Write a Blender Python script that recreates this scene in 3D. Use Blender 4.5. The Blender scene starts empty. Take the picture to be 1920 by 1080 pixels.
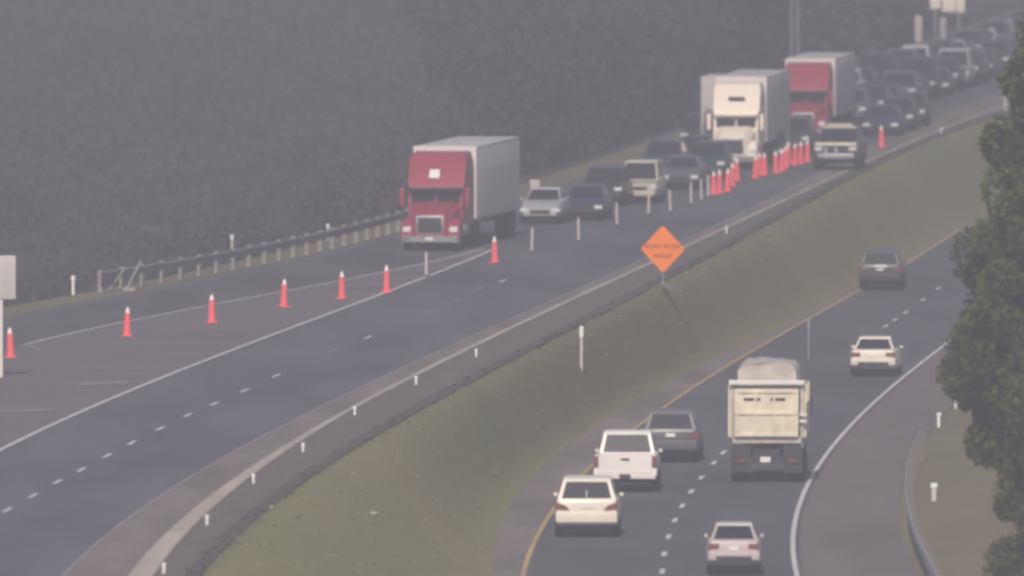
import bpy, bmesh, math, random
import numpy as np
from mathutils import Vector, Matrix
R = math.radians
random.seed(7)
S = bpy.context.scene
COL = S.collection

# ------------------------------------------------------------------ camera
F = 38000.0            # focal length in pixels of a 1920 px wide frame
H = 26.0               # camera height above the left carriageway
PITCH = math.atan(1271.0 / F)
cam_d = bpy.data.cameras.new('camera')
cam = bpy.data.objects.new('camera', cam_d); COL.objects.link(cam)
cam_d.sensor_width = 36.0
cam_d.lens = 36.0 * F / 1920.0
cam_d.clip_start = 1.0; cam_d.clip_end = 20000.0
cam.location = (0, 0, H)
cam.rotation_euler = (R(90) - PITCH, 0, 0)
S.camera = cam
cam_d.dof.use_dof = True; cam_d.dof.focus_distance = 710.0; cam_d.dof.aperture_fstop = 1.7

# ------------------------------------------------------------------ light
SUN_EL, SUN_AZ = 40.0, 186.0      # azimuth: compass style, 0 = +Y, 90 = +X
w = bpy.data.worlds.new('World'); S.world = w; w.use_nodes = True
nt = w.node_tree
bg = nt.nodes['Background']
sky = nt.nodes.new('ShaderNodeTexSky'); sky.sky_type = 'NISHITA'; sky.sun_disc = False
sky.sun_elevation = R(SUN_EL); sky.sun_rotation = R(SUN_AZ)
sky.dust_density = 2.0
nt.links.new(sky.outputs[0], bg.inputs[0]); bg.inputs[1].default_value = 0.10
sun_d = bpy.data.lights.new('sun', 'SUN'); sun = bpy.data.objects.new('sun', sun_d); COL.objects.link(sun)
sun_d.energy = 4.2; sun_d.angle = R(0.6); sun_d.color = (1.0, 0.88, 0.74)
sdir = Vector((math.sin(R(SUN_AZ)) * math.cos(R(SUN_EL)), math.cos(R(SUN_AZ)) * math.cos(R(SUN_EL)), math.sin(R(SUN_EL))))
sun.rotation_euler = sdir.to_track_quat('Z', 'Y').to_euler()
S.view_settings.view_transform = 'Standard'; S.view_settings.look = 'None'
S.view_settings.gamma = 1.0; S.view_settings.use_curve_mapping = False
S.view_settings.exposure = 0.30
S.render.engine = 'CYCLES'
S.cycles.use_denoising = True
S.cycles.max_bounces = 4; S.cycles.diffuse_bounces = 2; S.cycles.glossy_bounces = 2
S.cycles.volume_bounces = 0
S.cycles.pixel_filter_type = 'BLACKMAN_HARRIS'
S.cycles.filter_width = 3.1
HAZE_DENSITY = 0.00110
HAZE_COLOR = (0.592, 0.566, 0.612)

# ------------------------------------------------------------------ pixel <-> ground helpers
cp, sp = math.cos(PITCH), math.sin(PITCH)
def ray(u, v):
    a, b = (u - 960.0) / F, (540.0 - v) / F
    return Vector((a, cp + b * sp, -sp + b * cp))
def gp(u, v, z=0.0):
    d = ray(u, v); t = (z - H) / d.z
    return Vector((0, 0, H)) + d * t
ZR = -3.0              # the right carriageway lies lower
class Curve:
    """x as a smooth function of y, fitted to points on the ground"""
    def __init__(s, pts, z=0.0, deg=3, pw=False):
        P = sorted([tuple(gp(u, v, z)[:2]) for u, v in pts], key=lambda p: p[1])
        s.y = np.array([p[1] for p in P]); s.x = np.array([p[0] for p in P])
        s.m, s.k = s.y.mean(), s.y.std()
        s.pw = pw
        s.c = np.polyfit((s.y - s.m) / s.k, s.x, deg)
        s.y0, s.y1 = s.y[0], s.y[-1]
    def raw(s, y): return float(np.polyval(s.c, (y - s.m) / s.k))
    def __call__(s, y):
        if s.y0 <= y <= s.y1: return s.raw(y)
        e = 12.0
        if y < s.y0: return s.raw(s.y0) + (y - s.y0) * (s.raw(s.y0 + e) - s.raw(s.y0)) / e
        return s.raw(s.y1) + (y - s.y1) * (s.raw(s.y1) - s.raw(s.y1 - e)) / e
    def ang(s, y): return math.atan2(s(y + 4) - s(y - 4), 8.0)

cA = Curve([(0,843),(67,812),(133,783),(213,747),(287,720),(333,697),(447,650),(533,618),(640,581),(707,556),(817,515),(853,500),(925,467)])
cB = Curve([(-40,672),(50,647),(160,620),(233,603),(313,587),(397,572),(480,558),(567,543),(623,532),(703,515),(800,488),(873,475),(925,467)])
cLE = Curve([(-60,612),(43,589),(133,571),(213,556),(333,534),(500,505),(600,484),(750,446),(860,415),(1000,365),(1160,312),(1320,258),(1480,205),(1600,165),(1700,128),(1800,92),(1920,52)], deg=4)
cD = Curve([(123,1073),(160,1040),(213,997),(267,957),(300,933),(333,910),(400,873),(427,857),(480,825),(520,800),(700,712),(757,690),(870,645),(1000,580),(1150,515),(1300,440),(1440,372),(1560,318),(1700,243),(1850,185)], deg=4)
cE = Curve([(232,1080),(290,1020),(345,965),(385,930),(460,876),(538,826),(618,783),(700,735),(772,700),(885,653),(960,612),(1040,573),(1100,543),(1215,490),(1345,425),(1480,365),(1590,322),(1680,280),(1765,235),(1885,198)], deg=4)
cF = Curve([(372,1080),(420,1030),(475,975),(540,925),(600,880),(690,820),(780,765),(860,725),(960,680),(1080,620),(1200,550),(1320,480),(1450,410),(1570,350),(1660,300),(1740,265),(1790,245),(1900,208)], deg=4)
cRL = Curve([(928,1080),(934,1020),(948,965),(985,905),(1040,850),(1120,790),(1230,735),(1330,682),(1440,625),(1540,573),(1640,520),(1780,432)], z=ZR)
cH = Curve([(982,1080),(1000,1030),(1028,968),(1065,915),(1130,850),(1290,740),(1347,702),(1418,652),(1504,603),(1590,560),(1700,492),(1795,435)], z=ZR)
cJ = Curve([(1244,1073),(1247,1040),(1253,1008),(1264,977),(1277,950),(1293,923),(1313,897),(1336,869),(1357,850),(1430,788),(1540,700),(1656,613),(1695,587),(1729,563),(1764,542)], z=ZR)
cI = Curve([(1497,1080),(1489,1045),(1484,1003),(1491,960),(1507,920),(1533,878),(1560,847),(1590,808),(1655,740),(1715,687),(1800,628)], z=ZR)
cRR = Curve([(1722,1080),(1702,1040),(1690,990),(1690,940),(1700,880),(1725,830),(1765,785),(1810,745),(1900,670)], z=ZR)
YJ = cA.y1            # where the gore closes

# ------------------------------------------------------------------ materials
MATS = {}
def mat(name, col, rough=0.6, metal=0.0, var=0.0, scale=6.0, col2=None, bump=0.0, spec=0.5, stretch=None, coord='Object'):
    if name in MATS: return MATS[name]
    m = bpy.data.materials.new(name); m.use_nodes = True
    t = m.node_tree; b = t.nodes['Principled BSDF']
    b.inputs['Roughness'].default_value = rough; b.inputs['Metallic'].default_value = metal
    b.inputs['Specular IOR Level'].default_value = spec
    c = (*col, 1.0)
    b.inputs['Base Color'].default_value = c
    if var or col2 or bump:
        tc = t.nodes.new('ShaderNodeTexCoord'); mp = t.nodes.new('ShaderNodeMapping')
        if stretch: mp.inputs['Scale'].default_value = stretch
        n = t.nodes.new('ShaderNodeTexNoise'); n.inputs['Scale'].default_value = scale
        n.inputs['Detail'].default_value = 6.0; n.inputs['Roughness'].default_value = 0.65
        t.links.new(tc.outputs[coord], mp.inputs[0]); t.links.new(mp.outputs[0], n.inputs['Vector'])
        if var or col2:
            r = t.nodes.new('ShaderNodeValToRGB')
            c2 = col2 or tuple(x * (1 - var) for x in col)
            c1 = col if col2 else tuple(min(1, x * (1 + var)) for x in col)
            r.color_ramp.elements[0].color = (*c2, 1); r.color_ramp.elements[1].color = (*c1, 1)
            r.color_ramp.elements[0].position = 0.35; r.color_ramp.elements[1].position = 0.65
            t.links.new(n.outputs[0], r.inputs[0]); t.links.new(r.outputs[0], b.inputs['Base Color'])
        if bump:
            bp = t.nodes.new('ShaderNodeBump'); bp.inputs['Strength'].default_value = bump
            bp.inputs['Distance'].default_value = 0.05
            t.links.new(n.outputs[0], bp.inputs['Height']); t.links.new(bp.outputs[0], b.inputs['Normal'])
    MATS[name] = m
    return m
ASPHALT = mat('asphalt', (0.099, 0.096, 0.113), 0.85, var=0.2, scale=0.25, spec=0.15, stretch=(1, 0.12, 1))
ASPHALT_R = mat('asphalt_worn', (0.096, 0.093, 0.108), 0.85, var=0.2, scale=0.25, spec=0.15, stretch=(1, 0.15, 1))
SHOULDER = mat('asphalt_shoulder', (0.160, 0.134, 0.140), 0.9, var=0.14, scale=0.3, spec=0.1, stretch=(1, 0.15, 1))
SHOULDER_L = mat('asphalt_gravelly', (0.190, 0.160, 0.150), 0.9, var=0.25, scale=0.4, spec=0.1, stretch=(1, 0.12, 1))
GORE = mat('asphalt_gore', (0.180, 0.155, 0.172), 0.9, col2=(0.115, 0.104, 0.112), scale=0.5, spec=0.1, stretch=(0.25, 0.9, 1))
PAVEL = mat('asphalt_ramp', (0.100, 0.090, 0.103), 0.85, var=0.2, scale=0.3, spec=0.1, stretch=(1, 0.12, 1))
GRASS = mat('grass_ground', (0.222, 0.190, 0.094), 0.95, col2=(0.176, 0.178, 0.082), scale=0.10, bump=0.15, spec=0.05, stretch=(1, 0.25, 1))
DRYGRASS = mat('dry_grass_ground', (0.200, 0.168, 0.104), 0.95, col2=(0.160, 0.140, 0.088), scale=0.3, bump=0.4, spec=0.05, stretch=(1, 0.25, 1))
FIELD = mat('far_field', (0.078, 0.064, 0.056), 0.95, col2=(0.050, 0.046, 0.044), scale=0.025, spec=0.05, stretch=(1, 0.2, 1))
CONCRETE = mat('pale_concrete', (0.42, 0.36, 0.33), 0.9, var=0.2, scale=0.5, spec=0.1, stretch=(1, 0.15, 1))
PAINT = mat('road_paint_white', (0.62, 0.60, 0.62), 0.7, var=0.25, scale=2.0, spec=0.2)
PAINT_F = mat('road_paint_faded', (0.26, 0.24, 0.26), 0.8, var=0.4, scale=1.2, spec=0.1)
PAINT_Y = mat('road_paint_yellow', (0.46, 0.32, 0.16), 0.8, var=0.3, scale=1.2, spec=0.1)
DIRT = mat('grey_dirt', (0.135, 0.118, 0.110), 0.95, var=0.25, scale=1.2, spec=0.05)
WEED = mat('dark_weeds', (0.070, 0.062, 0.060), 0.95, col2=(0.120, 0.105, 0.098), scale=0.9, spec=0.05)
LEAF = mat('leaf_dark_green', (0.070, 0.090, 0.018), 0.8, col2=(0.040, 0.056, 0.020), scale=0.5, spec=0.1)
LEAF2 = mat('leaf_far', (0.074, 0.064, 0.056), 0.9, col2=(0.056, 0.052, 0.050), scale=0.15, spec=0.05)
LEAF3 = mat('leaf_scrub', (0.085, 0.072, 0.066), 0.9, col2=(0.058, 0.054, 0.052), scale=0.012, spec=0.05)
BARK = mat('bark', (0.09, 0.07, 0.055), 0.95, var=0.3, scale=6, spec=0.05)
POSTL = mat('pale_wood_post', (0.30, 0.27, 0.27), 0.9, var=0.4, scale=1.5)
RAILD = mat('weathered_rail', (0.21, 0.20, 0.205), 0.8, var=0.3, scale=1.0)
GALV = mat('galvanised_steel', (0.32, 0.31, 0.32), 0.55, metal=0.4, var=0.15, scale=3)
WOODP = mat('weathered_wood_post', (0.15, 0.13, 0.125), 0.9, var=0.3, scale=8)
WHITE_P = mat('white_plastic', (0.85, 0.84, 0.84), 0.5)
SIGNW = mat('sign_pale_back', (0.52, 0.49, 0.49), 0.5, var=0.08, scale=2)
CREAM = mat('sign_cream', (0.95, 0.86, 0.76), 0.5)
ORANGE = mat('fluorescent_orange_vinyl', (1.0, 0.24, 0.022), 0.6, spec=0.1)
INK = mat('sign_black_lettering', (0.10, 0.03, 0.01), 0.7)
CONE = mat('cone_orange_red', (0.95, 0.12, 0.15), 0.6)
TUBE = mat('faded_tube', (0.60, 0.54, 0.54), 0.6)
GLASS = mat('car_glass', (0.022, 0.018, 0.030), 0.12, spec=0.5)
TYRE = mat('tyre_rubber', (0.022, 0.021, 0.024), 0.85)
RIM = mat('wheel_rim', (0.35, 0.35, 0.36), 0.4, metal=0.7)
DARKP = mat('dark_plastic', (0.028, 0.027, 0.032), 0.6)
CHROME = mat('chrome', (0.75, 0.74, 0.76), 0.22, metal=0.9)
LAMP_R = mat('tail_lamp_red', (0.20, 0.055, 0.055), 0.3)
LAMP_W = mat('head_lamp_clear', (0.75, 0.76, 0.80), 0.12)
PLATE = mat('licence_plate_white', (0.80, 0.80, 0.80), 0.5)
PW = mat('paint_white', (0.80, 0.74, 0.65), 0.35, var=0.04, scale=2)
PWC = mat('paint_cool_white', (0.80, 0.76, 0.76), 0.35, var=0.04, scale=2)
PDW = mat('paint_dump_cream', (0.74, 0.66, 0.52), 0.5, var=0.18, scale=2.5)
PDG = mat('paint_dump_grey', (0.52, 0.47, 0.43), 0.6, var=0.2, scale=2.5)
PSIL = mat('paint_pinkish_silver', (0.52, 0.45, 0.455), 0.35)
PGREY = mat('paint_dark_grey', (0.100, 0.100, 0.120), 0.35)
PGREY2 = mat('paint_charcoal', (0.036, 0.034, 0.044), 0.35)
PBLUE = mat('paint_dark_blue', (0.030, 0.045, 0.070), 0.35)
PTEAL = mat('paint_dark_teal', (0.025, 0.050, 0.050), 0.35)
PRED = mat('paint_red', (0.32, 0.032, 0.062), 0.4, var=0.08, scale=1.5)
PSEMI = mat('paint_semi_cream', (0.98, 0.86, 0.74), 0.4)
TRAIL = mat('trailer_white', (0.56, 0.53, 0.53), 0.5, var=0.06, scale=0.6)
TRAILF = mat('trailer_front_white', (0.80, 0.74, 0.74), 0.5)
TRAILD = mat('trailer_grey', (0.38, 0.37, 0.40), 0.55)
PSILC = mat('paint_silver', (0.50, 0.50, 0.53), 0.3, metal=0.3)
PBEIGE = mat('paint_beige', (0.55, 0.52, 0.42), 0.4)

# ------------------------------------------------------------------ object helpers
def tag(o, label=None, cat=None, group=None, kind=None):
    if label: o['label'] = label
    if cat: o['category'] = cat
    if group: o['group'] = group
    if kind: o['kind'] = kind
    return o
def empty(name, loc=(0,0,0), rz=0.0):
    o = bpy.data.objects.new(name, None); COL.objects.link(o)
    o.empty_display_size = 0.5
    o.location = loc; o.rotation_euler = (0, 0, rz); return o
def link(name, me, m, parent=None, loc=(0,0,0)):
    o = bpy.data.objects.new(name, me); COL.objects.link(o)
    if m is not None and not me.materials: me.materials.append(m)
    o.parent = parent; o.location = loc
    return o
def fin(name, bm, m, parent=None, smooth=None, loc=(0,0,0)):
    bmesh.ops.recalc_face_normals(bm, faces=bm.faces)
    me = bpy.data.meshes.new(name); bm.to_mesh(me); bm.free()
    if smooth:
        for p in me.polygons: p.use_smooth = True
        me.set_sharp_from_angle(angle=R(smooth))
    return link(name, me, m, parent, loc)
def pyd(name, vs, fs, m, parent=None):
    me = bpy.data.meshes.new(name); me.from_pydata([tuple(v) for v in vs], [], fs); me.update()
    return link(name, me, m, parent)
def abox(bm, x0, x1, y0, y1, z0, z1, bev=0.0):
    n = bm.verts.new
    v = [n((x, y, z)) for z in (z0, z1) for y in (y0, y1) for x in (x0, x1)]
    fs = [bm.faces.new([v[i] for i in q]) for q in ((0,2,3,1),(4,5,7,6),(0,1,5,4),(2,6,7,3),(0,4,6,2),(1,3,7,5))]
    if bev:
        es = set(e for f in fs for e in f.edges)
        bmesh.ops.bevel(bm, geom=list(es), offset=bev, segments=2, affect='EDGES', profile=0.6)
def box(name, x0, x1, y0, y1, z0, z1, m, parent, bev=0.0):
    bm = bmesh.new(); abox(bm, x0, x1, y0, y1, z0, z1, bev); return fin(name, bm, m, parent, 40 if bev else None)
def loft(bm, rings, cap=True):
    L = [[bm.verts.new(p) for p in r] for r in rings]
    n = len(L[0])
    for a, b in zip(L, L[1:]):
        for i in range(n):
            bm.faces.new((a[i], a[(i+1) % n], b[(i+1) % n], b[i]))
    if cap:
        bm.faces.new(L[0][::-1]); bm.faces.new(L[-1])
def tube(bm, p0, p1, r0, r1=None, n=10):
    r1 = r0 if r1 is None else r1
    p0, p1 = Vector(p0), Vector(p1); d = (p1 - p0).normalized()
    a = d.orthogonal().normalized(); b = d.cross(a)
    loft(bm, [[p + (a * math.cos(t) + b * math.sin(t)) * r for t in [2*math.pi*i/n for i in range(n)]] for p, r in ((p0, r0), (p1, r1))])
def cyl(name, p0, p1, r, m, parent, r1=None, n=10):
    bm = bmesh.new(); tube(bm, p0, p1, r, r1, n); return fin(name, bm, m, parent, 40)
def kids(o): return [c for c in COL.objects if c.parent == o]
def copy_tree(o, parent=None, _ch=None):
    if _ch is None:
        _ch = {}
        for c in COL.objects:
            if c.parent: _ch.setdefault(c.parent.name, []).append(c)
    c = o.copy(); COL.objects.link(c); c.parent = parent
    for k in _ch.get(o.name, []): copy_tree(k, c, _ch)
    return c

# ------------------------------------------------------------------ terrain
def zt(x, y):
    le, f, rl, rr = cLE(y) - 1.6, cF(y), cRL(y), cRR(y)
    if y > 945: rl = max(rl, f + 4.6); rr = max(rr, rl + 13.0)
    if y > 720: rr = max(rr, rl + 13.0)
    if x < le - 0.8:
        return -min(9.0, 0.30 * (le - 0.8 - x))
    if x <= f: return 0.0
    if x < rl:
        t = (x - f) / max(0.5, rl - f); t = t * t * (3 - 2 * t)
        return ZR * t
    if x <= rr + 0.8: return ZR
    return ZR + min(1.2, 0.10 * (x - rr - 0.8))
def ground():
    ys = list(np.arange(-200, 500, 50)) + list(np.arange(500, 1300, 5.0)) + [1320, 1360, 1420, 1500, 1700, 2100, 2900]
    vs, fs = [], []
    n = None
    for y in ys:
        le, f, rl, rr = cLE(y) - 1.6, cF(y), cRL(y), cRR(y)
        if y < 500: le, f, rl, rr = cLE(500) - 1.6, cF(500), cRL(500), cRR(500)
        if y > 945: rl = max(rl, f + 4.6); rr = max(rr, rl + 13.0)
        if y > 720: rr = max(rr, rl + 13.0)
        yy = max(y, 500)
        xs = [-1800, -600, -200, -100, le - 45, le - 31, le - 22, le - 12, le - 5, le - 0.8, le, f - 3, f] + \
             [f + (rl - f) * t for t in (.12, .25, .38, .5, .62, .75, .88)] + [rl, rl + 4, rr - 3, rr + 0.8, rr + 3, rr + 7, rr + 12.8, rr + 40, rr + 150, 1800]
        n = len(xs)
        for x in xs:
            wob = 0.0
            if f < x < rl: wob = 0.07 * math.sin(y * 0.31 + x) + 0.05 * math.sin(y * 0.83 - x * 2)
            vs.append((x, y, zt(x, yy) - 0.02 + wob))
    for j in range(len(ys) - 1):
        for i in range(n - 1):
            a = j * n + i
            fs.append((a, a + 1, a + n + 1, a + n))
    o = pyd('ground', vs, fs, GRASS)
    o['kind'] = 'structure'; o['label'] = 'grass covered ground around both carriageways'
    o.data.materials.append(DRYGRASS); o.data.materials.append(FIELD)
    for p in o.data.polygons:
        i = p.index % (n - 1)
        if i >= n - 9: p.material_index = 1
        if i < 9: p.material_index = 2
        elif i < 12: p.material_index = 1
    for p in o.data.polygons: p.use_smooth = True
ground()

def strip(name, c0, c1, y0, y1, z, m, parent=None, step=5.0, label=None):
    vs, fs = [], []
    k = max(2, int((y1 - y0) / step) + 1)
    for j in range(k + 1):
        y = y0 + (y1 - y0) * j / k
        a, b = c0(y), c1(y)
        vs += [(a, y, z), ((a + b) / 2, y, z), (b, y, z)]
        if j:
            q = 3 * (j - 1)
            fs += [(q, q+1, q+4, q+3), (q+1, q+2, q+5, q+4)]
    o = pyd(name, vs, fs, m, parent)
    if parent is None: tag(o, label, None, None, 'structure')
    return o
off = lambda c, d: (lambda y: c(y) + d)
Y0, Y1 = 480.0, 1290.0
roadL = strip('road', lambda y: cLE(y) - 0.6, cE, Y0, Y1, 0.0, ASPHALT, label='left carriageway of worn asphalt with the traffic queue')
strip('ramp_pavement', lambda y: cLE(y) - 0.5, lambda y: min(cB(y), cA(y)) if y < YJ else cLE(y) + 0.3, Y0, YJ, 0.010, PAVEL, label='paler asphalt of the leftmost lanes')
strip('gore_pavement', lambda y: min(cB(y), cA(y)), cA, Y0, YJ, 0.014, GORE, label='pale streaked gore between the two white lines')
strip('road_shoulder', cD, off(cE, 0.12), Y0, Y1, 0.012, SHOULDER_L, label='tan shoulder right of the left carriageway')
def eW(y): return cE(y) + 0.12 + max(0.22, 0.68 - max(0, y - 545) * 0.0042)
strip('concrete_gutter', off(cE, 0.12), eW, Y0, Y1, 0.03, CONCRETE, label='pale concrete gutter strip along the median')
roadR = strip('road', cRL, lambda y: cI(y) + 0.3, Y0, 1150, ZR + 0.0, ASPHALT_R, label='right carriageway of dark asphalt curving away')
strip('road_shoulder', lambda y: cI(y) + 0.2, lambda y: max(cRR(y), cI(y) + 2.5), Y0, 1150, ZR + 0.012, SHOULDER, label='wide pinkish shoulder of the right carriageway')
strip('road_shoulder', lambda y: cRL(y), lambda y: cH(y) - 0.1, Y0, 1150, ZR + 0.012, SHOULDER_L, label='narrow tan inner shoulder of the right carriageway')

def line(name, c, y0, y1, z, wdt, m, parent):
    return strip(name, lambda y: c(y) - wdt / 2, lambda y: c(y) + wdt / 2, y0, y1, z, m, parent)
line('edge_line', cA, Y0, YJ, 0.026, 0.16, PAINT, roadL)
line('edge_line', cB, gp(50, 648).y, YJ, 0.026, 0.13, PAINT, roadL)
line('edge_line', cD, Y0, Y1, 0.026, 0.10, PAINT_F, roadL)
line('edge_line', lambda y: cLE(y) + 0.1, 700, Y1, 0.026, 0.11, PAINT_F, roadL)
line('edge_line', cI, Y0, 1150, ZR + 0.026, 0.15, PAINT, roadR)
line('edge_line', cH, Y0, 1150, ZR + 0.026, 0.16, PAINT_Y, roadR)
# lane dashes
for u, v in [(13,958),(62,931),(108,905),(153,882),(201,856),(247,832),(300,805),(352,780),(401,759),(458,734),(518,706),(625,660),(690,634),(800,587),(853,566),(898,543),(942,528)]:
    p = gp(u, v); a = cA.ang(p.y)
    L = 1.5
    o = pyd('lane_dash', [(-.07,-L,0),(.07,-L,0),(.07,L,0),(-.07,L,0)], [(0,1,2,3)], PAINT if u < 560 or u in (942, 690) else PAINT_F, roadL)
    o.location = (p.x, p.y, 0.03); o.rotation_euler = (0, 0, -a)
for u, v in [(1244,1073),(1247,1040),(1253,1008),(1264,977),(1277,950),(1293,923),(1313,897),(1336,869),(1357,850),(1656,613),(1676,601),(1695,587),(1729,563),(1764,542)]:
    p = gp(u, v, ZR); a = cJ.ang(p.y)
    L = 1.6
    o = pyd('lane_dash', [(-.08,-L,0),(.08,-L,0),(.08,L,0),(-.08,L,0)], [(0,1,2,3)], PAINT, roadR)
    o.location = (cJ(p.y), p.y, ZR + 0.03); o.rotation_euler = (0, 0, -a)

for (u0, v0), (u1, v1) in [((-20,773),(100,770)), ((150,722),(240,718)), ((52,648),(80,658))]:
    a, b = gp(u0, v0), gp(u1, v1)
    pyd('chevron_line', [(a.x, a.y - .8, .03), (b.x, b.y - .8, .03), (b.x, b.y + .8, .03), (a.x, a.y + .8, .03)], [(0,1,2,3)], PAINT_F, roadL)

# ------------------------------------------------------------------ haze
def haze():
    bm = bmesh.new(); abox(bm, -1850, 1850, -250, 2950, -11.0, 29.5)
    m = bpy.data.materials.new('haze_air'); m.use_nodes = True
    t = m.node_tree; t.nodes.remove(t.nodes['Principled BSDF'])
    v = t.nodes.new('ShaderNodeVolumePrincipled')
    v.inputs['Color'].default_value = (*HAZE_COLOR, 1)
    v.inputs['Density'].default_value = HAZE_DENSITY
    v.inputs['Anisotropy'].default_value = 0.25
    t.links.new(v.outputs[0], t.nodes['Material Output'].inputs['Volume'])
    try: m.cycles.homogeneous_volume = True
    except Exception: pass
    o = fin('haze', bm, m); tag(o, 'even grey haze filling the air over the roads', None, None, 'stuff')
haze()

# ------------------------------------------------------------------ vegetation
def leaf_mesh(name, centers, radii, per, size, m, seed, parent=None):
    rg = np.random.default_rng(seed)
    P = []
    for c, r in zip(centers, radii):
        d = rg.normal(size=(per, 3)); d /= np.linalg.norm(d, axis=1)[:, None]
        rr = np.cbrt(rg.uniform(0.25, 1, (per, 1)))
        P.append(np.array(c) + d * rr * np.array(r))
    P = np.concatenate(P); n = len(P)
    a = rg.normal(size=(n, 3)); a /= np.linalg.norm(a, axis=1)[:, None]
    b = np.cross(a, rg.normal(size=(n, 3))); b /= np.linalg.norm(b, axis=1)[:, None]
    s = size * rg.uniform(0.6, 1.4, (n, 1))
    V = np.stack([P - a*s, P - b*s*0.6, P + a*s, P + b*s*0.6], 1).reshape(-1, 3)
    me = bpy.data.meshes.new(name)
    me.vertices.add(4*n); me.vertices.foreach_set('co', V.ravel())
    me.loops.add(4*n); me.loops.foreach_set('vertex_index', np.arange(4*n))
    me.polygons.add(n); me.polygons.foreach_set('loop_start', np.arange(0, 4*n, 4))
    me.update(calc_edges=True)
    return link(name, me, m, parent)
def big_tree():
    p = gp(2075, 1238, ZR)
    r = empty('tree', p)
    tag(r, 'tall dense dark green tree at the right edge beside the guardrail', 'tree')
    bm = bmesh.new()
    pts = [(0,0,0),(0.1,0,3),(-.1,.1,7),(.05,0,11),(0,0,17)]
    for i in range(4): tube(bm, pts[i], pts[i+1], 0.32 - i*.07, 0.25 - i*.07)
    rg = random.Random(3)
    for i in range(19):
        z = 2.5 + i * 0.75; a = rg.uniform(0, 6.28); L = rg.uniform(1.4, 2.8)
        tube(bm, (0,0,z), (L*math.cos(a), L*math.sin(a), z + L*.6), 0.08, 0.03, 6)
    fin('trunk', bm, BARK, r, 40)
    # half width of the crown (m) towards the road at given heights
    s = F * 29 / p.y / 29
    prof = [(0.6,3.3),(2.3,3.5),(4.0,3.6),(5.6,3.8),(6.3,4.3),(7.0,4.75),(8.0,4.8),(9.3,4.55),(11.0,4.4),(12.5,4.15),(13.5,4.1),(14.3,3.8),(15.3,3.4),(16.8,3.0),(18.4,2.2),(19.2,.9)]
    C, Rr = [], []
    for k in range(480):
        z = rg.uniform(0.8, 19.0)
        hw = np.interp(z, [q[0] for q in prof], [q[1] for q in prof])
        a = rg.uniform(0, 6.28); rad = rg.uniform(0.35, 1) ** 0.5
        cr = rg.uniform(0.45, 0.85)
        d = max(0, hw - cr * 0.9) * rad
        C.append((d*math.cos(a), d*math.sin(a), z)); Rr.append((cr, cr, cr * rg.uniform(.8, 1.3)))
    leaf_mesh('crown', C, Rr, 360, 0.095, LEAF, 5, r)
big_tree()

def wood(name, label, spots, seed, m=LEAF2, per=130, size=0.5):
    rg = random.Random(seed)
    C, Rr = [], []
    for (x, y, z, h, wd) in spots:
        for k in range(7):
            zz = z + h * rg.uniform(.15, .9)
            C.append((x + rg.uniform(-wd, wd)*.6, y + rg.uniform(-wd, wd)*.6, zz))
            q = wd * rg.uniform(.45, .8); Rr.append((q, q, q * .8))
    o = leaf_mesh(name, C, Rr, per, size, m, seed)
    tag(o, label, 'wood', None, 'stuff')
rg = random.Random(11)
spots = []
for k in range(130):
    y = rg.uniform(1150, 1330); x = rg.uniform(-3, 26)
    if x > cLE(y) - 9 or x / y * F + 960 < 860 + rg.uniform(-60, 120): continue
    spots.append((x, y, -9, rg.uniform(9, 17), rg.uniform(2.5, 6)))
wood('woodland', 'hazy mass of trees far behind the queue of traffic', spots, 21, per=420, size=0.28)
spots = []
for k in range(420):
    y = 960 + 560 * rg.uniform(0, 1) ** 0.6
    u = rg.uniform(-120, 1000); x = (u - 960) / F * y
    if x > cLE(y) - 13: continue
    spots.append((x, y, zt(x, y) - .5, rg.uniform(1.0, 2.0) + (y - 950) * .022, rg.uniform(1.6, 2.8) + (y - 950) * .006))
wood('scrubland', 'grey brown hazy scrub and low trees beyond the guardrail on the left', spots, 23, m=LEAF3, per=330, size=0.16)
spots = []
for k in range(60):
    y = rg.uniform(1020, 1200); x = cLE(y) - rg.uniform(9, 15)
    spots.append((x, y, zt(x, y), rg.uniform(6, 9), rg.uniform(1.8, 3.2)))
wood('woodland', 'brownish scrub bank beside the far lanes behind the trucks', spots, 22, per=320, size=0.17)

# dark weeds along the median edge + sparse grass tufts
def weeds():
    rg = np.random.default_rng(4)
    n = 2500
    ys = rg.uniform(500, 1150, n); V = []
    P = np.zeros((n, 3))
    for i, y in enumerate(ys):
        a, b = cF(y) - 0.5, cF(y) + 0.5
        t = rg.beta(2, 2.4)
        x = a + (b - a) * t
        P[i] = (x, y, 0.02)
    hgt = rg.uniform(0.01, 0.04, n)
    wd = rg.uniform(0.05, 0.14, n); an = rg.uniform(0, math.pi, n)
    dx = np.stack([np.cos(an)*wd, np.sin(an)*wd, np.zeros(n)], 1)
    up = np.stack([rg.normal(0, .04, n), rg.normal(0, .04, n), hgt], 1)
    V = np.stack([P - dx, P + dx, P + up + dx*.5, P + up - dx*.5], 1).reshape(-1, 3)
    me = bpy.data.meshes.new('weeds')
    me.vertices.add(4*n); me.vertices.foreach_set('co', V.ravel())
    me.loops.add(4*n); me.loops.foreach_set('vertex_index', np.arange(4*n))
    me.polygons.add(n); me.polygons.foreach_set('loop_start', np.arange(0, 4*n, 4)); me.update(calc_edges=True)
    o = link('weeds', me, WEED); tag(o, 'low dark weeds in the ditch beside the concrete gutter', 'weeds', None, 'stuff')
def dM(y): return max(eW(y) + 0.1, cF(y) - 0.42)
strip('dirt_verge', lambda y: eW(y) - 0.0, lambda y: dM(y) + .02, Y0, 1200, 0.012, DIRT, label='grey brown dirt verge right of the gutter')
strip('ditch', dM, lambda y: cF(y) + 0.05, Y0, 1200, 0.018, WEED, label='dark dirt ditch between the gutter and the grass')
weeds()
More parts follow.
